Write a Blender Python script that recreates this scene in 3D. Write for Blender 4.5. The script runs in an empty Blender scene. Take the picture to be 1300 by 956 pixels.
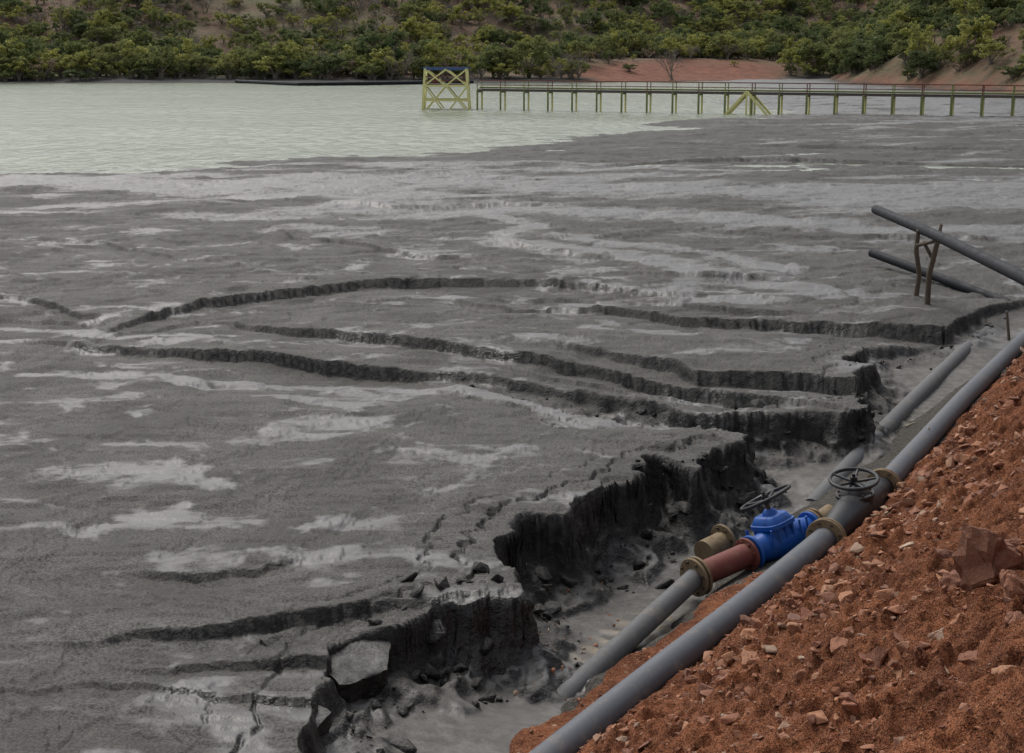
import bpy, math, random
import numpy as np
from mathutils import Vector, Matrix
random.seed(7); rng=np.random.default_rng(7)
scene=bpy.context.scene
# ------------------------------------------------------------------ survey helpers
CAMH=5.0; FPX=1805.6; TH=math.atan(373/FPX); CS,SN=math.cos(TH),math.sin(TH)
def ray(px,py):
    u=(px-650)/FPX; v=(433-py)/FPX
    return u, CS+v*SN, -SN+v*CS
def G(px,py,z=0.0):
    dx,dy,dz=ray(px,py); t=(z-CAMH)/dz
    return (dx*t,dy*t,z)
def AT(px,py,t):
    dx,dy,dz=ray(px,py); return (dx*t,dy*t,CAMH+dz*t)
# ------------------------------------------------------------------ numpy noise
_p=np.random.default_rng(3).permutation(256); PERM=np.concatenate([_p,_p,_p])
_a=np.random.default_rng(4).random(256)*2*np.pi; GX=np.cos(_a); GY=np.sin(_a)
def pn(x,y,s=0):
    x=np.asarray(x,float)+s*17.37; y=np.asarray(y,float)-s*9.71
    xi=np.floor(x).astype(np.int64); yi=np.floor(y).astype(np.int64)
    xf=x-xi; yf=y-yi; X=xi&255; Y=yi&255; X1=(X+1)&255; Y1=(Y+1)&255
    def g(a,b,fx,fy):
        h=PERM[PERM[a]+b]; return GX[h]*fx+GY[h]*fy
    u=xf*xf*xf*(xf*(xf*6-15)+10); v=yf*yf*yf*(yf*(yf*6-15)+10)
    a=g(X,Y,xf,yf); b=g(X1,Y,xf-1,yf); c=g(X,Y1,xf,yf-1); d=g(X1,Y1,xf-1,yf-1)
    return ((a+u*(b-a))+v*((c+u*(d-c))-(a+u*(b-a))))*1.5
def fbm(x,y,o=4,s=0,gain=.5):
    r=0;A=1;f=1;n=0
    for i in range(o):
        r=r+A*pn(x*f,y*f,s+i*3.1); n+=A; A*=gain; f*=2.03
    return r/n
def cell(x,y,s=0):
    "random value per block, blocks are irregular quads"
    xi=np.floor(x+.35*pn(x*.9,y*.9,s)).astype(np.int64)&255; yi=np.floor(y+.35*pn(x*.9,y*.9,s+5)).astype(np.int64)&255
    h=PERM[PERM[xi]+yi]; return h/255.*2-1, PERM[h+s%200]/255.*2-1
def ss(a,b,x):
    t=np.clip((x-a)/(b-a),0,1); return t*t*(3-2*t)
# ------------------------------------------------------------------ mesh helpers
def new_mesh(name,V,F,mat=None,smooth=True,attrs=None,fmat=None):
    V=np.asarray(V,np.float32); F=np.asarray(F,np.int32); k=F.shape[1]
    me=bpy.data.meshes.new(name)
    me.vertices.add(len(V)); me.vertices.foreach_set("co",V.ravel())
    me.loops.add(F.size); me.loops.foreach_set("vertex_index",F.ravel())
    me.polygons.add(len(F))
    me.polygons.foreach_set("loop_start",np.arange(0,F.size,k,dtype=np.int32))
    me.polygons.foreach_set("loop_total",np.full(len(F),k,np.int32))
    me.polygons.foreach_set("use_smooth",np.full(len(F),smooth))
    if fmat is not None: me.polygons.foreach_set("material_index",np.asarray(fmat,np.int32))
    me.update(calc_edges=True); 
    if attrs:
        for n,a in attrs.items():
            at=me.attributes.new(n,'FLOAT','POINT'); at.data.foreach_set("value",np.asarray(a,np.float32))
    if mat:
        for m in (mat if isinstance(mat,list) else [mat]): me.materials.append(m)
    return me
def add(name,me,parent=None,loc=None,rot=None,scale=None):
    ob=bpy.data.objects.new(name,me); scene.collection.objects.link(ob)
    if parent: ob.parent=parent
    if loc is not None: ob.location=loc
    if rot is not None: ob.rotation_euler=rot
    if scale is not None: ob.scale=scale
    return ob
def grid_faces(nr,nc):
    i=np.arange(nr-1)[:,None]*nc+np.arange(nc-1)[None,:]
    i=i.ravel(); return np.stack([i,i+1,i+nc+1,i+nc],1)
class Geo:
    def __init__(s): s.V=[];s.F=[];s.M=[];s.n=0
    def addraw(s,V,F,m=0):
        V=[tuple(v) for v in V]; s.V+=V; s.F+=[tuple(i+s.n for i in f) for f in F]; s.M+=[m]*len(F); s.n+=len(V)
    def beam(s,p,q,w,h=None,m=0,up=(0,0,1)):
        h=h or w; p=Vector(p);q=Vector(q); d=(q-p).normalized(); u=Vector(up)
        if abs(d.dot(u))>.95: u=Vector((0,1,0))
        a=d.cross(u).normalized(); b=a.cross(d)
        V=[];
        for c in (p,q):
            for i,j in((-1,-1),(1,-1),(1,1),(-1,1)): V.append(c+a*i*w/2+b*j*h/2)
        s.addraw(V,[(3,2,1,0),(4,5,6,7),(0,1,5,4),(1,2,6,5),(2,3,7,6),(3,0,4,7)],m)
    def tube(s,pts,rad,seg=20,m=0,cap=True,closed=False):
        pts=[Vector(p) for p in pts]; n=len(pts)
        rad=rad if isinstance(rad,(list,tuple)) else [rad]*n
        V=[];F=[]; ref=None
        for i,p in enumerate(pts):
            if closed: d=(pts[(i+1)%n]-pts[i-1]).normalized()
            else: d=(pts[min(i+1,n-1)]-pts[max(i-1,0)]).normalized()
            if ref is None:
                ref=Vector((0,0,1)) if abs(d.z)<.9 else Vector((1,0,0))
            a=d.cross(ref).normalized(); b=a.cross(d).normalized(); ref=b
            for k in range(seg):
                t=2*math.pi*k/seg; V.append(p+(a*math.cos(t)+b*math.sin(t))*rad[i])
        rng_=n if closed else n-1
        for i in range(rng_):
            j=(i+1)%n
            for k in range(seg):
                k2=(k+1)%seg; F.append((i*seg+k,j*seg+k,j*seg+k2,i*seg+k2))
        s.addraw(V,F,m)
        if cap and not closed:
            for i,o in((0,1),(n-1,-1)):
                base=i*seg
                s.addraw([V[base+k] for k in range(seg)]+[pts[i]],[((k,(k+1)%seg,seg,seg) if o==1 else ((k+1)%seg,k,seg,seg)) for k in range(seg)],m)
    def disc(s,c,axis,r,th,seg=28,m=0,bev=.012):
        c=Vector(c);a=Vector(axis).normalized()
        s.tube([c-a*th/2,c-a*(th/2-.0005),c-a*(th/2-bev),c+a*(th/2-bev),c+a*(th/2-.0005),c+a*th/2],[r-bev,r-bev*.9,r,r,r-bev*.9,r-bev],seg,m)
    def build(s,name,mats,parent=None,smooth=False,angle=35):
        me=bpy.data.meshes.new(name)
        F=[f if f[-1]!=f[-2] else f[:-1] for f in s.F]
        me.from_pydata(s.V,[],F)
        for m in mats: me.materials.append(m)
        me.polygons.foreach_set("material_index",s.M)
        if smooth:
            me.polygons.foreach_set("use_smooth",[True]*len(F))
            try: me.set_sharp_from_angle(angle=math.radians(angle))
            except Exception: pass
        me.update()
        return add(name,me,parent)
def empty(name,loc=(0,0,0)):
    e=bpy.data.objects.new(name,None); scene.collection.objects.link(e); e.location=loc; e.empty_display_size=.2; return e
# ------------------------------------------------------------------ materials
class NT:
    def __init__(s,name):
        s.mat=bpy.data.materials.new(name); s.mat.use_nodes=True; s.t=s.mat.node_tree; s.t.nodes.clear()
        s.out=s.n('ShaderNodeOutputMaterial'); s.b=s.n('ShaderNodeBsdfPrincipled'); s.l(s.b.outputs[0],s.out.inputs[0])
    def n(s,ty,**k):
        x=s.t.nodes.new(ty)
        for a,b in k.items(): setattr(x,a,b)
        return x
    def l(s,a,b): s.t.links.new(a,b)
    def set(s,sock,v):
        if isinstance(v,bpy.types.NodeSocket): s.l(v,sock)
        else: sock.default_value=v
    def noise(s,scale,detail=4,rough=.5,vec=None,dist=0):
        x=s.n('ShaderNodeTexNoise'); x.inputs['Scale'].default_value=scale; x.inputs['Detail'].default_value=detail
        x.inputs['Roughness'].default_value=rough; x.inputs['Distortion'].default_value=dist
        if vec is not None: s.l(vec,x.inputs['Vector'])
        return x.outputs['Fac']
    def pos(s,scale=(1,1,1)):
        g=s.n('ShaderNodeTexCoord'); m=s.n('ShaderNodeMapping'); s.l(g.outputs['Object'],m.inputs[0]); m.inputs['Scale'].default_value=scale; return m.outputs[0]
    def ramp(s,f,a,b,c0=0.,c1=1.):
        x=s.n('ShaderNodeMapRange'); x.interpolation_type='SMOOTHSTEP'
        s.l(f,x.inputs[0]); x.inputs[1].default_value=a; x.inputs[2].default_value=b; x.inputs[3].default_value=c0; x.inputs[4].default_value=c1
        return x.outputs[0]
    def mix(s,f,a,b,bt='MIX'):
        x=s.n('ShaderNodeMix',data_type='RGBA'); x.blend_type=bt
        s.set(x.inputs[0],f)
        for i,v in((6,a),(7,b)):
            if isinstance(v,tuple) and len(v)==3: v=v+(1,)
            s.set(x.inputs[i],v)
        return x.outputs[2]
    def math(s,op,a,b=0.):
        x=s.n('ShaderNodeMath',operation=op); s.set(x.inputs[0],a); s.set(x.inputs[1],b); return x.outputs[0]
    def attr(s,name):
        x=s.n('ShaderNodeAttribute'); x.attribute_name=name; return x.outputs['Fac']
    def bump(s,h,strength=.5,dist=.02,prev=None):
        x=s.n('ShaderNodeBump'); s.set(x.inputs['Strength'],strength); x.inputs['Distance'].default_value=dist; s.l(h,x.inputs['Height'])
        if prev is not None: s.l(prev,x.inputs['Normal'])
        return x.outputs[0]
def mud_material():
    m=NT("tailings_mud"); p=m.pos()
    wet=m.attr("wet"); silt=m.attr("silt"); tan=m.attr("tan")
    g1=m.noise(38,2,.8,p); g2=m.noise(6,4,.7,p); g3=m.noise(.7,4,.65,p)
    w0=m.math('ADD',wet,m.math('MULTIPLY',m.math('SUBTRACT',g2,.5),.95))
    w=m.ramp(w0,.25,.90)
    dark=m.mix(m.ramp(g1,.38,.62),(.021,.0193,.0175),(.104,.097,.087))
    dark=m.mix(m.ramp(g3,.35,.68,0,.6),dark,(.036,.0335,.030))
    dark=m.mix(m.ramp(g2,.5,.75,0,.5),dark,(.094,.088,.080))
    light=m.mix(m.ramp(g3,.3,.7),(.082,.079,.075),(.142,.139,.138)); light=m.mix(m.ramp(g1,.55,.35,0,.35),light,(.055,.053,.05))
    c=m.mix(w,dark,light)
    c=m.mix(m.math('MULTIPLY',silt,.85),c,m.mix(m.ramp(g2,.3,.72),(.090,.083,.076),(.155,.144,.128)))
    c=m.mix(tan,c,(.30,.25,.17))
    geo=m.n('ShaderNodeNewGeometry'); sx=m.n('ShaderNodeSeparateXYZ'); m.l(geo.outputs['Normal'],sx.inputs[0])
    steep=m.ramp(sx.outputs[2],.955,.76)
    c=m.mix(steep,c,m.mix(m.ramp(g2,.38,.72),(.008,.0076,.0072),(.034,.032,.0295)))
    m.l(c,m.b.inputs['Base Color'])
    r=m.math('SUBTRACT',.76,m.math('MULTIPLY',w,.30)); r=m.math('ADD',r,m.math('MULTIPLY',m.math('SUBTRACT',g3,.5),.30))
    r=m.math('SUBTRACT',r,m.math('MULTIPLY',steep,.10))
    m.l(r,m.b.inputs['Roughness']); m.b.inputs['Specular IOR Level'].default_value=.42
    bs=m.math('SUBTRACT',.95,m.math('MULTIPLY',w,.65)); bs=m.math('MULTIPLY',bs,m.math('SUBTRACT',1.,m.math('MULTIPLY',silt,.75)))
    b1=m.bump(g1,bs,.016); b2=m.bump(g2,m.math('ADD',m.math('MULTIPLY',steep,.7),.22),.07,b1)
    m.l(b2,m.b.inputs['Normal']); return m.mat
MUD=mud_material()
def soil_material():
    m=NT("red_earth"); p=m.pos(); red=m.attr("red")
    n1=m.noise(2.2,5,.7,p); n2=m.noise(18,3,.75,p); n3=m.noise(75,2,.75,p)
    c=m.mix(m.ramp(n1,.32,.68),(.16,.054,.026),(.37,.138,.064))
    c=m.mix(m.ramp(n2,.5,.72,0,.75),c,(.46,.21,.11)); c=m.mix(m.ramp(n3,.5,.32,0,.8),c,(.055,.024,.015)); c=m.mix(m.ramp(n3,.60,.73,0,.7),c,(.50,.31,.20))
    grey=m.mix(m.ramp(n2,.3,.7),(.075,.07,.064),(.17,.155,.135))
    f=m.math('ADD',red,m.math('MULTIPLY',m.math('SUBTRACT',n1,.5),.5))
    c=m.mix(m.ramp(f,.4,.6),grey,c)
    m.l(c,m.b.inputs['Base Color']); m.b.inputs['Roughness'].default_value=.95; m.b.inputs['Specular IOR Level'].default_value=.2
    b=m.bump(n2,1.0,.09); b=m.bump(n3,1.0,.025,b); m.l(b,m.b.inputs['Normal']); return m.mat
SOIL=soil_material()
def rock_material():
    m=NT("ironstone_rock"); p=m.pos(); a=m.attr("tint")
    n1=m.noise(9,4,.65,p); n2=m.noise(60,2,.6,p)
    cr=m.n('ShaderNodeValToRGB'); m.l(a,cr.inputs[0]); e=cr.color_ramp.elements
    e[0].color=(.12,.05,.032,1); e[1].color=(.46,.36,.26,1); e[1].position=1
    for q,c in((.25,(.22,.08,.042,1)),(.5,(.34,.135,.068,1)),(.7,(.44,.21,.11,1)),(.85,(.34,.23,.16,1))):
        x=e.new(q); x.color=c
    c=m.mix(m.ramp(n1,.35,.7,0,.65),cr.outputs[0],(.15,.07,.045)); c=m.mix(m.ramp(n2,.5,.7,0,.4),c,(.42,.27,.18))
    m.l(c,m.b.inputs['Base Color']); m.b.inputs['Roughness'].default_value=.85
    b=m.bump(n1,.6,.03); b=m.bump(n2,.5,.006,b); m.l(b,m.b.inputs['Normal']); return m.mat
ROCK=rock_material()
def paint(name,col,rough=.5,metal=0.,dirt=(.25,.2,.15),amt=.5,bump=.15,scale=6.):
    m=NT(name); p=m.pos(); n1=m.noise(scale,5,.7,p); n2=m.noise(scale*9,3,.6,p)
    c=m.mix(m.ramp(n1,.48,.72,0,amt),col,dirt); c=m.mix(m.ramp(n2,.45,.75,0,.3),c,tuple(x*.6 for x in col))
    m.l(c,m.b.inputs['Base Color']); m.b.inputs['Metallic'].default_value=metal
    m.l(m.ramp(n1,.3,.8,rough,min(1,rough+.3)),m.b.inputs['Roughness']); m.l(m.bump(n2,bump,.01),m.b.inputs['Normal']); return m.mat
PIPE=paint("grey_hdpe",(.085,.093,.11),.5,0,(.19,.165,.145),.75,.2,5)
PIPED=paint("dark_hdpe",(.016,.018,.023),.6,0,(.045,.045,.048),.4)
PIPED.node_tree.nodes['Principled BSDF'].inputs['Specular IOR Level'].default_value=.25
PIPEDUST=paint("silt_coated_hdpe",(.105,.106,.11),.6,0,(.20,.18,.155),.85,.35,4)
BLUE=paint("blue_enamel",(.006,.085,.38),.38,0,(.05,.10,.20),.6,.15,8)
BLACK=paint("black_cast_iron",(.018,.019,.022),.35,.1,(.07,.06,.055),.45,.25,8)
REDP=paint("red_oxide_paint",(.16,.038,.028),.6,0,(.24,.13,.09),.65,.3,7)
RUST=paint("rusty_flange",(.23,.17,.10),.7,.2,(.12,.05,.03),.75,.3,9)
BOLT=paint("bolt_steel",(.09,.075,.06),.5,.6,(.2,.1,.05),.5)
YEL=paint("yellow_paint",(.80,.75,.32),.5,0,(.5,.46,.22),.3)
GRN=paint("green_paint",(.20,.24,.08),.5,0,(.36,.34,.12),.5)
DRED=paint("rail_red",(.16,.05,.035),.6)
DBLU=paint("blue_rail",(.05,.10,.25),.5)
DECK=paint("deck_steel",(.10,.085,.07),.7)
WOOD=paint("weathered_wood",(.15,.12,.09),.85,0,(.08,.06,.045),.6,.6,10)
def water_material():
    m=NT("pond_water"); p=m.pos((1,.42,1)); n1=m.noise(1.3,3,.65,p,.3); n2=m.noise(.05,4,.6,m.pos((.5,1.6,1))); n3=m.noise(.3,3,.6,m.pos((1,.8,1)))
    c=m.mix(m.ramp(n2,.3,.7),(.23,.26,.19),(.31,.335,.265)); c=m.mix(m.ramp(n1,.42,.62,0,.7),c,(.13,.155,.11)); c=m.mix(m.ramp(n3,.45,.65,0,.45),c,(.17,.20,.145))  # light and dark of the ripples painted into the base colour
    m.l(c,m.b.inputs['Base Color']); m.b.inputs['Roughness'].default_value=.22; m.b.inputs['IOR'].default_value=1.33
    b=m.bump(n1,.8,.3); b=m.bump(n3,.5,.3,b); m.l(b,m.b.inputs['Normal']); return m.mat
WATER=water_material()
def hill_material():
    m=NT("hillside_soil"); p=m.pos(); red=m.attr("red"); n1=m.noise(.05,4,.65,p); n2=m.noise(.6,4,.75,p)
    c=m.mix(m.ramp(n1,.35,.65),(.15,.08,.053),(.13,.115,.06)); c=m.mix(m.ramp(n2,.42,.62,0,.7),c,(.06,.062,.03))
    rc=m.mix(m.ramp(n2,.3,.7),(.13,.05,.03),(.23,.095,.056))
    c=m.mix(red,c,rc)
    sx=m.n('ShaderNodeSeparateXYZ'); m.l(p,sx.inputs[0]); c=m.mix(m.math('MULTIPLY',m.ramp(sx.outputs[2],.75,.35),m.math('SUBTRACT',1.,red)),c,(.045,.043,.04))
    m.l(c,m.b.inputs['Base Color']); m.b.inputs['Roughness'].default_value=1
    m.l(m.bump(n2,.8,.5),m.b.inputs['Normal']); return m.mat
HILL=hill_material()
def leaf_material(name,c1,c2,c3):
    m=NT(name); oi=m.n('ShaderNodeObjectInfo'); t=m.attr("tint")
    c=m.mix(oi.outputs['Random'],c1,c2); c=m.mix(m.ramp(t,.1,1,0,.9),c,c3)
    m.l(c,m.b.inputs['Base Color']); m.b.inputs['Roughness'].default_value=.8; m.b.inputs['Specular IOR Level'].default_value=.25
    tr=m.n('ShaderNodeBsdfTranslucent'); m.l(c,tr.inputs[0]); mx=m.n('ShaderNodeMixShader'); mx.inputs[0].default_value=.4
    m.l(m.b.outputs[0],mx.inputs[1]); m.l(tr.outputs[0],mx.inputs[2]); m.l(mx.outputs[0],m.out.inputs[0]); return m.mat
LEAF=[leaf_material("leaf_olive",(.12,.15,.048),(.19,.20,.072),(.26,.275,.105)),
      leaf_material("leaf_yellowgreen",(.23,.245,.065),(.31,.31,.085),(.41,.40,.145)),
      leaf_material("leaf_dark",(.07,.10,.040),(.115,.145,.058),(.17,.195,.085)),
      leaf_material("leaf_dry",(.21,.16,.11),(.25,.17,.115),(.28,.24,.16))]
BARK=paint("bark",(.22,.19,.16),.9,0,(.12,.095,.075),.6,.4,3)
# ------------------------------------------------------------------ embankment frame
A0=np.array(G(820,866,-.35)); A3=np.array(G(1300,432,-.15))
DIR=(A3-A0)[:2]; DIR/=np.linalg.norm(DIR); NRM=np.array([DIR[1],-DIR[0]])
BWL=[-6,0,4.2,6.5,15.8,40]; BWV=[-.3,0,.24,.17,0,0]
def ls(x,y):
    l=(x-A0[0])*DIR[0]+(y-A0[1])*DIR[1]; s=(x-A0[0])*NRM[0]+(y-A0[1])*NRM[1]
    return l,s-np.interp(l,BWL,BWV)
def zA(l): return np.interp(l,[-10,0,4,6.5,16,50],[-.4,-.35,-.3,-.3,-.15,-.1])
def emb_z(x,y,fine=True):
    l,s=ls(x,y)
    nearf=1-ss(2.6,4.2,l)
    neg=.34*s*(1-nearf)+nearf*(.10*s-.75*np.maximum(-s-.48+.18*pn(l/.5,s,17),0)**1.0)
    b=np.where(s>0,.62*s,neg)
    b=np.minimum(b,3.35+.04*(s-5.4))
    amp=ss(-.1,.6,s)
    z=zA(l)-.13+b+amp*.26*fbm(x/1.4,y/1.4,3,11)+nearf*ss(-.1,-.3,s)*.06*fbm(x/.3,y/.3,3,19)
    if fine:
        z=z+(amp*.12+.02)*fbm(x/.30,y/.30,4,21,.65)
        c=pn(x/.13,y/.13,31); z=z+(amp*.05+.006)*np.abs(c)
        z=z+amp*.07*ss(.12,.3,pn(x/.36,y/.36,37))+amp*.035*ss(.1,.3,pn(x/.15,y/.15,39))
    return z
def GE(px,py):
    dx,dy,dz=ray(px,py)
    t=np.linspace(3,40,4000); z=emb_z(dx*t,dy*t,False); k=np.argmax((CAMH+dz*t)<z)
    return dx*t[k],dy*t[k],float(z[k])
# ------------------------------------------------------------------ tailings height field
def P(*pts): return [G(a,b)[:2] for a,b in pts]
FLOOR=P((520,467),(560,477),(640,498),(720,518),(790,534),(850,538),(890,537),(928,546),(922,560),(898,568),(878,590),(852,580),(812,577),(798,600),(762,615),(724,630),(702,645),(662,649),(637,668),(613,690),(620,712),(638,730),(648,757),(600,758),(545,762),(512,775),(490,792),(440,800),(405,815),(392,850),(380,900),(360,970))
FLOOR+=[(6,6),(30,20),(40,45),(16,31)]
FLOOR+=P((1275,385),(1235,398),(1205,412),(1187,414),(1165,421),(1120,426),(1098,428),(1088,446),(1056,456),(1106,462),(1072,478),(1082,498),(1082,514),(1030,508),(1000,509),(985,513),(940,510),(900,512),(860,500),(800,490),(740,485),(680,477),(620,472),(560,468))
FC=[(540,474,-.14),(600,485,-.24),(700,502,-.36),(800,525,-.48),(900,545,-.58),(1000,565,-.66),(930,610,-.82),(850,660,-.87),(740,745,-.92),(650,800,-.88),(560,850,-.74),(450,870,-.5),(400,930,-.5),(1100,500,-.54),(1100,560,-.66),(1150,455,-.44),(1200,430,-.34),(1280,395,-.2),(1290,380,-.15),(900,700,-.86),(760,830,-.88),(1050,600,-.70)]
FCW=np.array([[*G(a,b,z)] for a,b,z in FC])
FAULTS=[ # (px,py,drop) , recovery length
 ([(116,437,.09),(200,440,.18),(350,448,.23),(420,455,.26),(500,462,.26),(560,469,.17),(600,472,0)],1.8),
 ([(298,403,.07),(330,406,.15),(400,411,.19),(490,425,.22),(600,440,.22),(700,450,.22),(800,462,.26),(900,475,.30),(965,490,.34),(1000,498,.1)],1.2),
 ([(680,430,0),(760,440,.14),(860,455,.26),(885,466,.28),(970,470,.34),(1060,478,.36)],1.0),
 ([(128,424,.03),(150,412,.12),(200,396,.18),(260,382,.22),(350,370,.23),(450,360,.22),(560,356,.20),(700,358,.18),(780,364,.15),(850,369,.12),(920,372,.02)],1.6),
 ([(120,434,.03),(160,418,.07),(200,407,.08),(250,397,.07),(330,392,0)],.8),
 ([(560,370,.02),(650,383,.13),(800,390,.20),(870,400,.22),(1000,401,.26),(1100,406,.32),(1187,413,.38)],1.3),
 ([(800,372,.02),(900,385,.14),(980,391,.12),(1050,395,.02)],1.0),
 ([(-60,372,.09),(0,376,.10),(60,384,.13),(110,398,.10),(160,396,.02)],1.5),
 ([(-60,396,.06),(0,398,.08),(60,402,.11),(110,401,.10),(150,398,.01)],1),
 ([(320,284,.02),(380,300,.11),(470,312,.13),(560,324,.11),(650,330,.02)],2),
 ([(600,296,.02),(660,310,.09),(730,322,.09),(800,326,.02)],2),
 ([(500,478,.01),(560,489,.05),(620,502,.06),(700,524,.03)],.5),
 ([(90,722,.01),(180,724,.04),(250,729,.08),(320,724,.08),(392,713,.02)],.7),
 ([(0,540,.01),(70,548,.02),(180,556,.02),(240,553,0)],.8),
 ([(440,566,.01),(500,571,.03),(570,576,.03),(620,574,0)],.6),
 ([(240,480,.02),(280,477,.05),(320,480,.02)],.6),
 ([(560,372,.0),(700,374,.08),(820,378,.08),(900,380,0)],.8),
 ([(60,812,.02),(150,806,.06),(250,797,.12),(340,787,.18),(430,774,.18),(500,766,.08)],.8),
 ([(150,845,.02),(230,835,.06),(320,828,.10),(395,830,.12)],.6),
 ([(0,870,.03),(120,862,.05),(240,872,.06),(360,880,.06)],.6),
 ([(700,215,.03),(820,206,.15),(1000,203,.2),(1200,208,.16),(1400,212,.1)],6),
 ([(300,250,.03),(500,262,.10),(640,258,.10),(760,262,.03)],4),
 ([(860,176,.1),(1000,180,.2),(1200,184,.2),(1400,184,.1)],9),
 ([(900,290,.02),(1000,296,.10),(1150,300,.12),(1300,305,.07)],3),
 ([(750,340,.02),(860,350,.09),(960,352,.09),(1040,356,.02)],2),
 ([(0,300,.04),(120,305,.08),(240,330,.07),(330,338,.02)],2.5),
 ([(700,540,.0),(760,560,.03),(840,566,.03)],.4),
 ([(620,455,0),(700,468,.07),(760,470,.08),(840,483,.06)],.5),
 ([(0,640,.01),(120,632,.02),(260,640,.025),(380,636,0)],.6),
 ([(330,520,.0),(420,528,.03),(480,520,.03),(540,530,.01)],.6),
]
WETL=[([(560,262),(680,285),(625,305),(740,316),(860,332),(950,356),(1050,372)],.5),([(400,228),(700,236),(1000,246),(1300,255)],2.6),([(620,262),(900,275),(1300,300)],1.3),
 ([(0,232),(200,236),(450,240)],2.5),([(700,300),(900,318),(1000,345)],.5),([(820,330),(880,350),(860,372),(980,380)],.35),([(500,478),(600,490),(740,530)],.3),([(300,468),(400,478),(480,492)],.25),([(30,470),(200,470),(330,480)],.2),([(740,360),(900,372),(1060,376)],.25),([(20,410),(110,425),(240,428)],.3)]
def seg_dist(x,y,pts):
    best=np.full(x.shape,1e9); side=np.zeros(x.shape); val=np.zeros(x.shape)
    for i in range(len(pts)-1):
        a=pts[i];b=pts[i+1]; ex,ey=b[0]-a[0],b[1]-a[1]; L=ex*ex+ey*ey+1e-12
        dx=x-a[0];dy=y-a[1]; t=np.clip((dx*ex+dy*ey)/L,0,1)
        d=np.hypot(dx-t*ex,dy-t*ey); c=ex*dy-ey*dx
        m=d<best; best=np.where(m,d,best); side=np.where(m,c,side)
        if len(a)>2: val=np.where(m,a[2]+t*(b[2]-a[2]),val)
    return best,side,val
def inside(x,y,poly):
    r=np.zeros(x.shape,bool); n=len(poly)
    for i in range(n):
        x1,y1=poly[i];x2,y2=poly[(i+1)%n]
        if y1==y2: continue
        c=((y1>y)!=(y2>y))&(x<(x2-x1)*(y-y1)/(y2-y1)+x1); r^=c
    return r
POND=[(-200,400),(-200,52)]+P((-200,228),(0,222),(120,218),(330,205),(540,194),(640,186),(760,172),(850,163),(840,152),(960,150),(1010,140),(900,128),(1000,118),(960,110))+[(30,260),(-20,300)]
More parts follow.
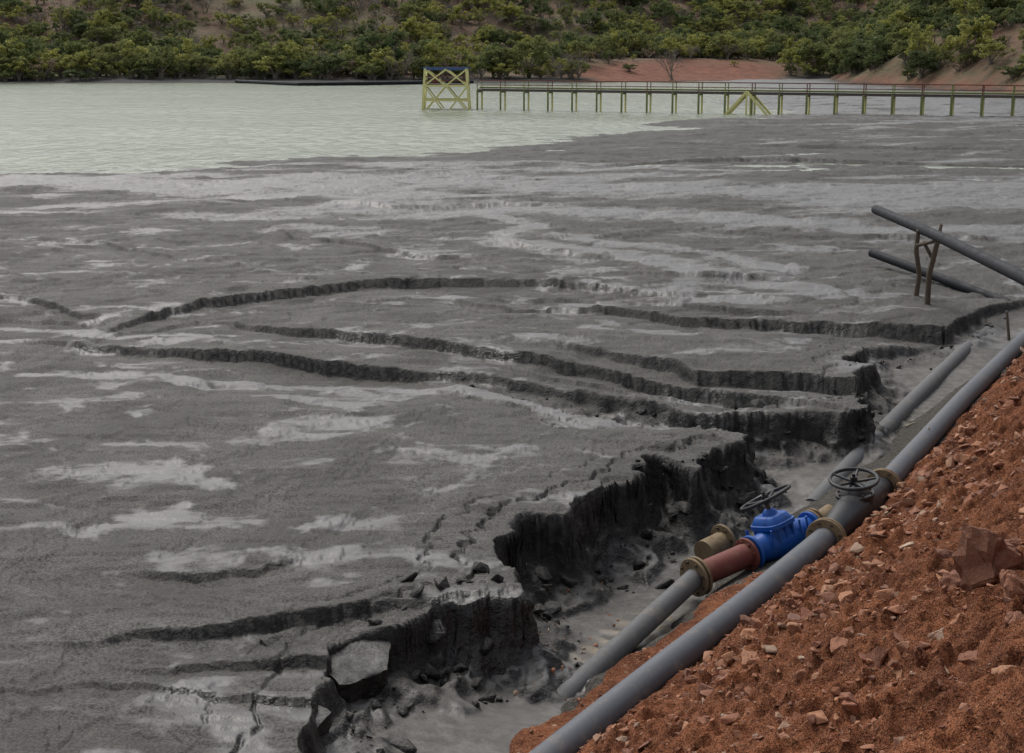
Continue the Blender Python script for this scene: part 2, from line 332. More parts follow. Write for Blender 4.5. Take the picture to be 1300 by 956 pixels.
def terrain(x,y):
    z=.05*fbm(x/9,y/9,3,1)
    dist=np.hypot(x,y)
    rx=x*.92+y*.39; ry=-x*.39+y*.92
    n=fbm(x/3.4+.3*pn(x,y,5),y/2.4,5,2,.58)
    q=n*10; fl=np.floor(q); fr=q-fl
    z+= .016*(fl+ss(.0,.10,fr)) + .008*fbm(x/.45,y/.40,4,8,.6)
    n2=fbm(rx/7,ry/3.5,4,6,.55); q2=n2*5; f2=np.floor(q2)
    z+= .035*(f2+ss(0,.06,q2-f2))*ss(20,30,dist)
    wx=x+.17*fbm(x/.9,y/.9,4,40,.58); wy=y+.21*fbm(x/.9,y/.9,4,44,.58)
    near=dist<75; zz=np.zeros(x.shape)
    X=wx[near];Y=wy[near]; acc=np.zeros(X.shape)
    for pts,L in FAULTS:
        w=[(*G(a,b)[:2],c) for a,b,c in pts]; ext=6*L+2
        bx0=min(p[0] for p in w)-ext;bx1=max(p[0] for p in w)+ext;by0=min(p[1] for p in w)-ext;by1=max(p[1] for p in w)+ext
        k=(X>bx0)&(X<bx1)&(Y>by0)&(Y<by1)
        d,s,v=seg_dist(X[k],Y[k],w)
        sc=.01+.0008*w[0][1]
        acc[k]-=np.where(s<0,v*(.84*ss(0,sc+.16*v,d)+.16*ss(.1,.1+1.2*v,d))*np.exp(-np.maximum(d-.15,0)/L),0)
    zz[near]=acc; z=z+zz
    bl=np.abs(pn(x/.62,y/.62,61))*.26+np.abs(pn(x/.27,y/.27,62))*.12
    nn=dist<60
    fx=(x+.14*fbm(x/1.0,y/1.0,2,50)+.035*fbm(x/.2,y/.2,2,53))[nn]; fy=(y+.16*fbm(x/1.0,y/1.0,2,56)+.045*fbm(x/.2,y/.2,2,59))[nn]
    ins=inside(fx,fy,FLOOR); d0_,_,_=seg_dist(fx,fy,FLOOR+[FLOOR[0]])
    xr=x[nn];yr=y[nn]; num=0;den=0
    for a,b,c in FCW:
        w=1/((xr-a)**2+(yr-b)**2+.05)**1.6; num=num+w*c; den=den+w
    fz=num/den
    dpt=ss(-.3,-.7,fz)
    sdv=np.where(ins,d0_,-d0_)-.06*dpt+ (bl[nn]-.12)*dpt
    ins=sdv>0; d=np.abs(sdv)
    j1=.12*pn(xr/.40,yr/.40,70); j2=.22*pn(xr/.5,yr/.5,71)
    ww=.09+.09*dpt
    wall=.62*ss(0,ww,d)+.16*ss(ww*.9,ww*1.8,d+j1)+.22*ss(.25,.80,d+j2)
    wall=np.where(ins,wall,0)
    rough=(.12*fbm(xr/.40,yr/.40,3,73,.5)+.05*np.abs(pn(xr/.18,yr/.18,74)))*np.exp(-((d-.40)/.26)**2)*ins*ss(-.15,-.5,fz)
    flo=fz+.010*fbm(xr/1.2,yr/.8,3,75)+.02*fbm(xr/3,yr/3,2,77)
    dj=d+.12*fbm(xr/.6,yr/.6,3,79)
    c1,c2=cell(xr/.55,yr/.45,3)
    lip=ss(.42,.30,dj)
    crack=np.where(~ins,(-.06*np.exp(-((dj-.36)/.020)**2)-.05*np.exp(-((dj-.70)/.018)**2)*ss(0,.3,pn(xr/1.1,yr/1.1,82))-lip*(.01+.05*np.maximum(c1,0)**2))*dpt,-.01*dpt)
    zt=z[nn]+crack; z[nn]=zt*(1-wall)+flo*wall+rough
    fm=np.zeros(x.shape); fm[nn]=ins*ss(.25,.7,d)
    wl=np.zeros(x.shape); wl[nn]=np.where(ins,ss(0,.08,d)*ss(.6,.25,d),0)*dpt
    u_=(x*.6+y*.8); ox=wl*(.06*pn(u_/.9,z/.17,84)+.025*pn(u_/.5,z/.08,85)); oy=wl*(-.08*pn(u_/.9+7,z/.17,86)-.035*pn(u_/.5,z/.08,87))
    px=x+2.2*fbm(x/9,y/5,4,80); py=y+3*fbm(x/9,y/6,4,83)
    ff=dist>38; pm=np.zeros(x.shape); ip=inside(px[ff],py[ff],POND); dp,_,_=seg_dist(px[ff],py[ff],POND+[POND[0]])
    sd=np.where(ip,dp,-dp); pm[ff]=sd; pm[~ff]=-50
    z=z-ss(-4,2,pm)*.16-ss(0,12,pm)*.4
    z=z+ss(38,60,dist)*ss(-1,-4,pm)*.06
    # wetness
    wn=.75*fbm(x/1.9+.5*pn(x/1.1,y/1.1,90),y/1.5,5,91,.65)+.45*fbm(x/2.8+.8*pn(x/1.7,y/1.7,92),y/.7+.9*pn(x/1.5,y/1.5,93),4,94,.6)
    thr=np.interp(y,[8,20,27,34,40,48,57,66,85,110,200],[.09,.11,.15,.13,.07,-.02,-.02,.16,.10,-.22,-.3])
    wn2=.6*fbm(rx/9,ry/3,4,95,.65)+.5*fbm(x/14,y/2,4,96,.6)
    wf=wn*(1-ss(28,50,y))+wn2*ss(28,50,y)
    wet=ss(thr-.25,thr+.28,wf)
    wx=x+.5*fbm(x/2,y/2,3,97); wy=y+.7*fbm(x/2,y/2,3,99)
    for pts,w in WETL:
        d_,_,_=seg_dist(wx,wy,P(*pts)); wet=np.maximum(wet,ss(1.7*w,.4*w,d_+1.2*w*wn)*.85)
    wet=np.maximum(wet,fm*.45+.1*wn)
    wet=wet*(1-.6*ss(-12,-3,pm)*ss(-8,6,x)*ss(115,95,y))
    l,s=ls(x,y); silt=fm*(.40+.45*ss(-2.2,-1.0,s+.6*wn))
    tn=ss(-1.55,-1.25,s+.25*wn)*(ss(.8,1.4,l)*ss(3.0,2.4,l)+ss(4.2,4.8,l)*ss(6.6,6.,l)+.5*ss(9,9.5,l)*ss(12,11,l))*fm
    rip=np.sin(l*2*np.pi/.27+2.2*pn(x/.5,y/.5,101)); z=z+.012*rip*tn; tan=tn*ss(-.3,.8,rip+.9*pn(x/.3,y/.3,102))*.6
    return z,wet,silt,tan,ox,oy
NA,NR=1080,1200
ang=np.radians(np.linspace(-28,29,NA)); rr=np.exp(np.linspace(math.log(7.8),math.log(300),NR))
R,AN=np.meshgrid(rr,ang,indexing='ij'); X=(R*np.sin(AN)).ravel(); Y=(R*np.cos(AN)).ravel()
Z,WT,SI,TN,OX,OY=terrain(X,Y)
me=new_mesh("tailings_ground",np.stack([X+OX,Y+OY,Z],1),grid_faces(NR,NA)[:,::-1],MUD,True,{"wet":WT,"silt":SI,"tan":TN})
add("tailings_ground",me)
Vb=[(-1500,-600,-2.0),(1500,-600,-2.0),(1500,2500,-2.0),(-1500,2500,-2.0)]
add("ground",new_mesh("ground",Vb,[(0,1,2,3)],HILL,False))
Vw=[(-260,47,-.10),(95,47,-.10),(95,330,-.10),(-260,330,-.10)]
add("pond_water",new_mesh("pond_water",Vw,[(0,1,2,3)],WATER,False))
# ------------------------------------------------------------------ embankment
lg=np.concatenate([np.arange(-22,-6,.2),np.arange(-6,8,.028),np.arange(8,20,.05),np.arange(20,75,.4)])
sg=np.concatenate([np.arange(-1.6,4.4,.028),np.arange(4.4,12,.2),[20,40]])
LL,SS=np.meshgrid(lg,sg,indexing='ij')
bow=np.interp(LL,BWL,BWV)
XX=(A0[0]+LL*DIR[0]+(SS+bow)*NRM[0]).ravel(); YY=(A0[1]+LL*DIR[1]+(SS+bow)*NRM[1]).ravel()
ZZ=emb_z(XX,YY); Lf,Sf=ls(XX,YY)
s0=np.interp(Lf,[-6,0,3.2,4.6,8,16],[-.70,-.64,-.62,.0,.12,.15])
redm=ss(-.12,.16,Sf-s0+.26*fbm(XX/.5,YY/.5,3,120))
add("red_embankment",new_mesh("red_embankment",np.stack([XX,YY,ZZ],1),grid_faces(len(lg),len(sg))[:,::-1],SOIL,True,{"red":redm}))
# ------------------------------------------------------------------ rocks
import bmesh
from mathutils import noise
def rock_proto(seed,n=13,flat=.6,bev=True):
    r=random.Random(seed); bm=bmesh.new()
    for i in range(n):
        v=Vector((r.gauss(0,1),r.gauss(0,1),r.gauss(0,1))).normalized()*(.75+.25*r.random())
        bm.verts.new((v.x*(.8+.3*r.random()),v.y*.75,v.z*flat))
    bmesh.ops.convex_hull(bm,input=bm.verts)
    loose=[v for v in bm.verts if not v.link_faces]; bmesh.ops.delete(bm,geom=loose,context='VERTS')
    if bev: bmesh.ops.bevel(bm,geom=list(bm.edges),offset=.05,segments=1,affect='EDGES',profile=.5)
    bmesh.ops.triangulate(bm,faces=bm.faces)
    bm.verts.index_update(); V=np.array([v.co[:] for v in bm.verts]); F=np.array([[v.index for v in f.verts] for f in bm.faces]); bm.free(); return V,F
PRO=[rock_proto(s,10+s%6,.35+.09*(s%5)) for s in range(10)]
PROS=[rock_proto(s,9+s%5,.35+.09*(s%5),False) for s in range(10)]
def rotm(a,b,c):
    return np.array(Matrix.Rotation(a,3,'Z')@Matrix.Rotation(b,3,'X')@Matrix.Rotation(c,3,'Y'))
def scatter(name,items,mat,parent=None,smooth=False):
    Vs=[];Fs=[];T=[];n=0
    for (x,y,z,s,tint) in items:
        V,F=random.choice(PRO if s>.04 else PROS)
        M=rotm(random.random()*6.28,random.gauss(0,.4),random.gauss(0,.4))
        v=(V*s*np.array([random.uniform(.7,1.3),1,random.uniform(.7,1.3)]))@M.T+np.array([x,y,z]); Vs.append(v);Fs.append(F+n);T.append(np.full(len(v),tint)); n+=len(v)
    me=new_mesh(name,np.concatenate(Vs),np.concatenate(Fs),mat,smooth,{"tint":np.concatenate(T)})
    return add(name,me,parent)
N=30000
l=rng.uniform(-5.0,18,N); s=np.abs(rng.normal(0,1,N))*2.0+.08
s=np.where(rng.random(N)<.12,rng.uniform(-.62,.1,N),s)
ok=(s>0.2)|(l<3.4); l=l[ok];s=s[ok]
bw=np.interp(l,BWL,BWV)
x=A0[0]+l*DIR[0]+(s+bw)*NRM[0]; y=A0[1]+l*DIR[1]+(s+bw)*NRM[1]
cl=fbm(x/1.1,y/1.1,2,140); keep=rng.random(len(x))<.62+cl*1.5; x=x[keep];y=y[keep];s=s[keep];l=l[keep]
z=emb_z(x,y); sz=.009+.016*rng.pareto(1.85,len(x)); sz=np.minimum(sz,.13); sz=np.where(s<.3,np.minimum(sz,.03),sz); sz=np.where(l<-1,np.minimum(sz,.08),sz)
scatter("rubble",[(x[i],y[i],z[i]+sz[i]*.10,sz[i],float(np.clip(rng.beta(1.7,1.9),0,1))) for i in range(len(x))],ROCK)
def big_rock(px,py,w,tint,seed,flat=.6,sink=.3,rough=.16,lift=0,bot=12):
    X0,Y0,Z0=GE(px,py+bot)
    r=random.Random(seed); V,F=rock_proto(seed,13,flat)
    me=bpy.data.meshes.new("rock"); bm=bmesh.new()
    vs=[bm.verts.new(v) for v in V]
    for f in F:
        try: bm.faces.new([vs[i] for i in f])
        except Exception: pass
    bmesh.ops.subdivide_edges(bm,edges=bm.edges,cuts=3,use_grid_fill=True)
    for v in bm.verts:
        v.co+=v.co.normalized()*(noise.noise(v.co*2.3+Vector((seed,0,0)))*rough+noise.noise(v.co*6+Vector((seed,0,0)))*rough*.5+noise.noise(v.co*14)*rough*.25)
    bm.to_mesh(me); bm.free(); at=me.attributes.new("tint",'FLOAT','POINT'); at.data.foreach_set("value",[tint]*len(me.vertices)); me.materials.append(ROCK)
    h=w/2; return add("rock",me,None,(X0,Y0,Z0+h*flat*(1-sink)*.7+lift),(r.uniform(-.3,.3),r.uniform(-.3,.3),r.uniform(0,6)),(h,h,h))
big_rock(1248,722,.72,.2,205,.9,.1,.24,.04,32); big_rock(1205,730,.32,.3,206,.7,.2,.2,.02,25); big_rock(1292,745,.4,.35,207,.8,.2,.2,.02,20)
for i,(px,py,w,t,fl) in enumerate([(955,835,.38,.6,.5),(1056,768,.40,.35,.4),(1118,648,.34,.6,.6),(925,855,.38,.3,.35),(1066,815,.28,.5,.5),(1277,852,.24,.7,.5),(1186,745,.26,.7,.5),
   (1290,690,.3,.3,.6),(1230,655,.22,.85,.5),(1160,600,.2,.3,.5),(1260,560,.26,.4,.6),(1010,765,.24,.6,.5),(1110,830,.28,.25,.5),(1200,800,.24,.85,.4),(1005,735,.18,.7,.5),(1140,770,.22,.2,.6),(1225,785,.3,.6,.4),(1215,600,.22,.45,.6),(1170,690,.2,.5,.5),(1290,790,.3,.3,.6),(880,855,.18,.45,.5),(1020,850,.22,.5,.6),(1195,700,.28,.15,.6),(1080,715,.16,.8,.5),(1150,850,.24,.6,.4),(1240,830,.28,.3,.5),(980,800,.2,.2,.5),(1130,720,.18,.35,.5),(1270,620,.24,.2,.6)]):
    big_rock(px,py,w,t,100+i,fl)
gs=Geo()
for (a,b,le,dx,dz) in[(1152,830,.3,.35,.12),(1177,572,.28,.05,.9),(1150,545,.16,.3,.1)]:
    p=Vector(GE(a,b))+Vector((0,0,.04)); q=p+Vector((dx,.1,dz)).normalized()*le; gs.tube([p,(p+q)/2+Vector((.01,0,.01)),q],[.018,.016,.012],6)
gs.build("stick",[paint("pale_wood",(.38,.32,.24),.8)],None,True)
# ------------------------------------------------------------------ mud clods & slabs
items=[]
edge=[FLOOR[i] for i in range(7,31)]
for k in range(len(edge)-1):
    a,b=np.array(edge[k]),np.array(edge[k+1]); L=np.hypot(*(b-a)); nrm=np.array([-(b-a)[1],(b-a)[0]])/L
    if nrm@np.array([1,-.6])<0: nrm=-nrm
    for j in range(int(L*18)+1):
        p=a+(b-a)*random.random()+nrm*(abs(random.gauss(.30,.22))+.22); items.append((p[0],p[1],0,min(.02+.035*random.paretovariate(1.9)-.035,.17),0))
edge=[FLOOR[i] for i in range(len(FLOOR)-24,len(FLOOR))]
for k in range(len(edge)-1):
    a,b=np.array(edge[k]),np.array(edge[k+1]); L=np.hypot(*(b-a))
    for j in range(int(L*6)+1):
        p=a+(b-a)*random.random()+np.array([.15,-1])*(abs(random.gauss(.2,.2))+.25); items.append((p[0],p[1],0,min(.02+.03*random.paretovariate(2.0)-.03,.13),0))
for (a,b,s) in [(962,545,.26),(935,548,.12),(552,840,.24),(530,826,.18),(575,850,.14),(505,835,.16),(560,815,.16),(590,800,.15),(630,800,.13),(480,850,.14),(520,862,.17),(540,860,.12),(610,785,.16),(515,805,.15),(700,740,.2),(690,720,.2),(660,745,.2),(760,700,.16),(820,665,.16)]:
    p=G(a,b,-.5); items.append((p[0],p[1],0,s,0))
xs=np.array([i[0] for i in items]);ys=np.array([i[1] for i in items]); zs=terrain(xs,ys)[0]
scatter("mud_clods",[(it[0],it[1],zs[i]+it[3]*.05,it[3],0) for i,it in enumerate(items)],MUD,None,True)
it2=[]
for k in range(260):
    p=G(random.gauss(700,70),random.gauss(815,45),-.85); it2.append((p[0],p[1],random.choice((.012,.018,.018,.03,.045)),random.random()))
xs=np.array([i[0] for i in it2]);ys=np.array([i[1] for i in it2]); zs=terrain(xs,ys)[0]
scatter("channel_pebbles",[(i[0],i[1],zs[k],i[2],i[3]) for k,i in enumerate(it2) if zs[k]<-.6],ROCK)
def slab(pix,z,th,tilt,seed,wet=.55):
    c=[Vector(G(a,b,z)) for a,b in pix]; ctr=sum(c,Vector())/len(c); r=random.Random(seed)
    pts=[]
    for i in range(len(c)):
        a=c[i]-ctr;b=c[(i+1)%len(c)]-ctr
        for k in range(8):
            q=a.lerp(b,k/8); pts.append(q*(1+.14*noise.noise(q*4+Vector((seed,0,0)))+r.uniform(-.02,.02)))
    bm=bmesh.new(); n=len(pts)
    def top(q,sc): 
        v=Vector((q.x*sc,q.y*sc,0)); return (v.x,v.y,.05*noise.noise(v*3+Vector((seed,5,0)))+.015*noise.noise(v*11)-(.01 if sc>.95 else 0))
    rings=[[bm.verts.new(top(q,sc)) for q in pts] for sc in(.2,.4,.6,.8,.985)]
    for zz,sc in((-.03,1.0),(-th*.3,.97),(-th*.55,1.01),(-th*.8,.95),(-th*1.3,1.05)):
        rings.append([bm.verts.new((q.x*sc*(1+r.uniform(-.03,.03)),q.y*sc*(1+r.uniform(-.03,.03)),zz+r.uniform(-.012,.012))) for q in pts])
    ct=bm.verts.new((0,0,.01))
    for a,b in zip(rings[:-1],rings[1:]):
        for i in range(n): j=(i+1)%n; bm.faces.new((a[i],b[i],b[j],a[j]))
    for i in range(n): bm.faces.new((rings[0][i],rings[0][(i+1)%n],ct))
    bmesh.ops.recalc_face_normals(bm,faces=bm.faces)
    for f in bm.faces: f.smooth=True
    me=bpy.data.meshes.new("mud_slab"); bm.to_mesh(me); bm.free(); me.materials.append(MUD)
    me.set_sharp_from_angle(angle=math.radians(40))
    at=me.attributes.new("wet",'FLOAT','POINT'); at.data.foreach_set("value",[wet]*len(me.vertices))
    return add("mud_slab",me,None,ctr,tilt)
slab([(388,832),(425,806),(495,812),(492,840),(430,866)],-.14,.26,(.10,.12,0),1)
slab([(470,790),(510,765),(545,770),(520,795)],-.12,.2,(.15,.05,.1),2)
slab([(545,772),(600,767),(650,772),(640,792),(560,797)],-.34,.22,(.2,.05,0),3,.3)
slab([(410,803),(455,790),(470,800),(430,812)],-.1,.15,(.12,-.05,0),4)
slab([(300,905),(360,880),(420,900),(380,935)],-.12,.2,(.1,.1,0),6)
slab([(665,695),(705,685),(722,703),(684,718)],-.55,.25,(.3,.35,0),7,.1)
slab([(500,830),(540,820),(560,840),(520,855)],-.5,.2,(.2,-.2,0),9,.2)
slab([(330,815),(372,800),(392,812),(360,830)],-.1,.15,(.15,.1,0),10,.4)
# ------------------------------------------------------------------ pipes
def subdiv(pts,n=14):
    out=[]
    for i in range(len(pts)-1):
        a=Vector(pts[i]);b=Vector(pts[i+1])
        for k in range(n): out.append(a.lerp(b,k/n))
    out.append(Vector(pts[-1]))
    for _ in range(3):
        out=[out[0]]+[(out[i-1]+out[i]*2+out[i+1])/4 for i in range(1,len(out)-1)]+[out[-1]]
    return out
RP=.135
def flange(g,c,ax,r,th=.035,m=0,mb=1,nb=8):
    c=Vector(c);ax=Vector(ax).normalized(); g.disc(c,ax,r,th,32,m,.006)
    u=ax.cross(Vector((0,0,1))).normalized(); v=u.cross(ax)
    for k in range(nb):
        t=2*math.pi*(k+.5)/nb; p=c+(u*math.cos(t)+v*math.sin(t))*(r-.04)
        g.tube([p-ax*(th/2+.022),p+ax*(th/2+.022)],.016,6,mb)
pa0=Vector(G(820,866,-.35)); pa1=Vector(G(1048,684,-.29)); pa2=Vector(G(1122,617,-.26)); pa3=Vector(G(1300,431,-.13))
d0=(pa0-pa1).normalized(); d3=(pa3-pa2).normalized()
e=empty("tailings_pipe"); g=Geo(); g.tube(subdiv([pa0+d0*6,pa0+d0*2,pa0,pa0*.5+pa1*.5+Vector((.03,0,0)),pa1]),RP,28); g.build("pipe_run",[PIPE],e,True)
g=Geo(); flange(g,pa1,d0,.225); flange(g,pa1-d0*.05,d0,.225); g.build("flange",[RUST,BOLT],e,True)
e=empty("tailings_pipe"); g=Geo(); g.tube(subdiv([pa2,pa2*.5+pa3*.5+Vector((-.05,0,0)),pa3,pa3+d3*8,pa3+d3*25]),RP,28); g.build("pipe_run",[PIPE],e,True)
g=Geo(); flange(g,pa2,d3,.225); flange(g,pa2-d3*.05,d3,.225); g.tube([pa2,pa2+d3*.16],[RP+.03,RP+.01],28,0); g.build("flange",[RUST,BOLT],e,True)
pb0=Vector(G(738,866,-.80)); pb1=Vector(G(884,732,-.60)); db=(pb0-pb1).normalized()
e=empty("tailings_pipe"); g=Geo(); g.tube(subdiv([pb0+db*6,pb0,pb1]),.11,28); g.build("pipe_run",[PIPEDUST],e,True)
pc=[Vector(G(a,b,z)) for a,b,z in((1030,645,-.85),(1085,585,-.68),(1150,518,-.55),(1225,445,-.40),(1300,387,-.27))]; dc=(pc[-1]-pc[-2]).normalized()
e=empty("tailings_pipe"); g=Geo(); g.tube(subdiv(pc+[pc[-1]+dc*25]),.13,28); g.build("pipe_run",[PIPEDUST],e,True)
q=pc[3]*.35+pc[4]*.65; g=Geo(); g.disc(q,dc,.16,.10,28); g.build("coupling",[PIPE],e,True)
p=[AT(1112,266,32),AT(1187,298,27.4),AT(1300,353,22.2)]; p=[Vector(v) for v in p]; d=(p[2]-p[1]).normalized(); d.z=-.02
def hollow(name,pts,r,mat):
    e=empty(name); g=Geo(); P_=subdiv(pts); g.tube(P_,r,24,0,False); g.tube(list(reversed(P_)),r*.86,24,0,False)
    dd=(P_[1]-P_[0]).normalized(); g.tube([P_[0]-dd*.001,P_[0]-dd*.001+dd*.0005],[r*.86,r],24,0,False); g.build("pipe_run",[mat],e,True); return e
hollow("discharge_pipe",[p[0],p[1],p[2],p[2]+d*5],.105,PIPED)
a=Vector(AT(1107,321,33)); b=Vector(G(1255,376,-.02)); hollow("discharge_pipe",[a,b,b+(b-a).normalized()*.8],.10,PIPED)
e=empty("forked_pole_support")
g=Geo(); pt=Vector(AT(1166,292,28.2)); ft=Vector(G(1163,377,-.05)); 
g.tube([ft-Vector((0,0,.3)),ft,ft.lerp(pt,.35)+Vector((.05,0,0)),ft.lerp(pt,.7)-Vector((.03,0,0)),pt],[.055,.055,.05,.05,.04],9)
g.build("pole_1",[WOOD],e,True)
g=Geo(); pt2=Vector(AT(1195,285,27.4)); f2=Vector(G(1177,388,-.08)); k2=Vector(AT(1190,308,27.4))
g.tube([f2-Vector((0,0,.3)),f2,f2.lerp(k2,.5)-Vector((.06,0,0)),k2,pt2],[.06,.06,.055,.05,.03],9)
g.tube([f2.lerp(k2,.7),Vector(AT(1172,306,27.6))],[.04,.035],8)
g.tube([Vector(AT(1163,312,27.6)),Vector(AT(1197,304,27.4))],[.035,.03],8); g.build("pole_2",[WOOD],e,True)
g=Geo(); q1=Vector(G(1281,432,-.3)); g.tube([q1,q1+Vector((-.08,0,.55))],[.03,.025],7); g.build("wooden_peg",[WOOD],None,True)
# ------------------------------------------------------------------ valves
def handwheel(c,ax,R,par,tube_r=.02):
    g=Geo(); c=Vector(c); ax=Vector(ax).normalized(); u=ax.cross(Vector((.3,.9,.1))).normalized(); v=u.cross(ax)
    n=40; g.tube([c+(u*math.cos(2*math.pi*k/n)+v*math.sin(2*math.pi*k/n))*R for k in range(n)],tube_r,10,0,False,True)
    for k in range(5):
        t=2*math.pi*k/5+.4; dd=u*math.cos(t)+v*math.sin(t)
        g.tube([c-ax*.035+dd*.03,c-ax*.02+dd*R*.5,c+dd*R],[.02,.016,.014],8)
    g.tube([c-ax*.07,c+ax*.03],[.045,.04],14); g.tube([c+ax*.03,c+ax*.07],.02,8)
    return g.build("handwheel",[BLACK],par,True)
vd=(pa2-pa1).normalized(); vu=Vector((-.16,-.05,1)); vu=(vu-vd*vu.dot(vd)*.6).normalized()
a=pa1-d0*.07; b=pa2-d3*.07; c=(a+b)/2
e=empty("gate_valve"); g=Geo()
N_=14; pts=[];rad=[]
for k in range(N_+1):
    t=k/N_; pts.append(a.lerp(b,t)+Vector((0,0,.03*math.sin(math.pi*t)))); rad.append(.14+.075*math.sin(math.pi*t)**1.5)
g.tube(pts,rad,28)
bt=c+Vector((0,0,.0))
g.tube([bt,bt+vu*.16,bt+vu*.24,bt+vu*.30,bt+vu*.33],[.22,.205,.17,.12,.07],24)
g.disc(bt+vu*.20,vu,.225,.045,28,0,.008)
g.tube([bt+vu*.3,bt+vu*.40],[.035,.025],12)
g.build("body",[BLACK],e,True,40)
g=Geo()
for k in range(8):
    t=k*math.pi/4; uu=vu.cross(vd).normalized(); ww=uu.cross(vu); p_=bt+vu*.2+(uu*math.cos(t)+ww*math.sin(t))*.195; g.tube([p_-vu*.04,p_+vu*.045],.014,6)
g.build("bonnet_bolts",[BOLT],e,True)
handwheel(bt+vu*.39,vu+Vector((.02,-.15,0)),.27,e,.022)
e=empty("gate_valve"); w0=pb1; w1=Vector(G(1032,668,-.40)); wd=(w1-w0).normalized(); LW=(w1-w0).length
g=Geo(); flange(g,w0+wd*.03,wd,.215); flange(g,w0-wd*.03,wd,.215); flange(g,w0+wd*(LW-.02),wd,.20); flange(g,w0+wd*(LW+.04),wd,.20)
g.tube([w0+wd*(LW+.05),w0+wd*(LW+.32)+Vector((0,0,.03))],[.125,.14],24,0); g.build("end_flanges",[RUST,BOLT],e,True)
g=Geo(); g.tube([w0+wd*.04,w0+wd*LW*.42],.135,26); flange(g,w0+wd*LW*.42,wd,.19,.035,0,0); g.build("red_spool",[REDP],e,True)
g=Geo(); s0_=w0+wd*LW*.45; s1_=w0+wd*(LW-.05); vb=s0_.lerp(s1_,.45); ub=Vector((-.36,.08,1)); ub=(ub-wd*ub.dot(wd)*.55).normalized()
g.disc(s0_+wd*.02,wd,.195,.04,30,0,.008); g.disc(s1_,wd,.19,.04,30,0,.008)
pts=[s0_.lerp(s1_,k/12) for k in range(13)]; g.tube(pts,[.13+.07*math.sin(math.pi*k/12)**1.3 for k in range(13)],26)
side=ub.cross(wd).normalized(); fw=side.cross(ub).normalized()
def obox(c,hx,hy,hz,taper=1.0):
    V=[]
    for zz,sc in((-hz,1),(-hz*.8,1.0),(hz*.8,taper),(hz,taper*.9)):
        for k in range(24):
            t=2*math.pi*k/24; cx=math.copysign(abs(math.cos(t))**.55,math.cos(t)); cy=math.copysign(abs(math.sin(t))**.55,math.sin(t))
            V.append(c+fw*cx*hx*sc+side*cy*hy*sc+ub*zz)
    F=[(r*24+k,r*24+(k+1)%24,(r+1)*24+(k+1)%24,(r+1)*24+k) for r in range(3) for k in range(24)]
    V.append(c+ub*hz); F+=[(72+k,72+(k+1)%24,96,96) for k in range(24)]
    g.addraw(V,F)
obox(vb+ub*.12,.17,.19,.12,.95); obox(vb+ub*.22,.205,.225,.028); obox(vb+ub*.28,.19,.21,.045,.8)
g.tube([vb+ub*.30,vb+ub*.36,vb+ub*.39],[.10,.08,.05],20)
for k in range(6):
    t=(k+.5)/6; q=s0_.lerp(s1_,.15+.7*t); g.beam(q+side*.17,q+side*.2+ub*.20,.02,.03)
    g.beam(q-side*.17,q-side*.2+ub*.20,.02,.03)
g.build("body",[BLUE],e,True,38)
g=Geo()
for k in range(8):
    t=k*math.pi/4+.3; p_=vb+ub*.23+fw*math.cos(t)*.17+side*math.sin(t)*.19; g.tube([p_,p_+ub*.05],.014,6)
g.tube([vb+ub*.36,vb+ub*.52],[.028,.022],10); g.build("stem_and_bolts",[BOLT],e,True)
handwheel(vb+ub*.52,ub+Vector((-.22,.16,0)),.30,e,.02)
e=empty("pipe_stub"); g=Geo(); o=Vector(G(915,705,-.70)); g.tube([o-wd*.1+Vector((-.1,.15,0)),o+wd*.25+Vector((-.1,.2,0))],.15,24); flange(g,o+Vector((-.12,.18,.02))+wd*.25,wd,.21); g.build("stub_and_flange",[RUST,BOLT],e,True)
# ------------------------------------------------------------------ pier
e=empty("pier")
pL=Vector(G(606,139,-.1)); pR=Vector(G(1300,152,-.1)); pd=(pR-pL).normalized(); pe=pL+pd*((pR-pL).length*1.35); perp=Vector((-pd.y,pd.x,0))
g=Geo(); nb=int((pe-pL).length/2.12)
for k in range(nb+1):
    q=pL+pd*(k*2.12)
    for sd in(0,1):
        o=q+perp*sd*.95
        g.beam(o-Vector((0,0,1)),o+Vector((0,0,1.6)),.15,.14,1 if sd==0 else 0); g.beam(o+Vector((0,0,1.6)),o+Vector((0,0,2.4)),.07,.07,2 if k%2 else 1)
    g.beam(q+Vector((0,0,1.45)),q+perp*.95+Vector((0,0,1.45)),.10,.10,1)
g.build("posts",[YEL,GRN,DRED],e)
g=Geo()
for o in(Vector(),perp*.95):
    a=pL+o;b=pe+o
    g.beam(a+Vector((0,0,1.58)),b+Vector((0,0,1.58)),.07,.14,0); g.beam(a+Vector((0,0,2.4)),b+Vector((0,0,2.4)),.055,.055,1); g.beam(a+Vector((0,0,2.02)),b+Vector((0,0,2.02)),.035,.035,1)
g.beam(pL+perp*.47+Vector((0,0,1.69)),pe+perp*.47+Vector((0,0,1.69)),.95,.04,0)
g.tube([pL+perp*.47+Vector((0,0,1.82)),pe+perp*.47+Vector((0,0,1.82))],.07,8,2); g.build("walkway",[DECK,DRED,GRN],e)
g=Geo(); c0=pL+pd*((Vector(G(950,145,-.1))-pL).dot(pd))
for o in(-.14,1.09):
    q=c0+perp*o; ap=q+Vector((0,0,1.75))
    g.beam(q-pd*2.0-Vector((0,0,.4)),ap,.17,.17); g.beam(q+pd*2.0-Vector((0,0,.4)),ap,.17,.17); g.beam(q-Vector((0,0,.5)),ap,.13,.13)
g.build("a_frame_brace",[YEL],e)
e=empty("pump_tower"); g=Geo(); tb=Vector(G(566,139,-.1)); W=1.95; D=1.5
def leg(sx,sy,z):
    f=1-.035*z; return tb+Vector((sx*W*f,sy*D*f+D,z))
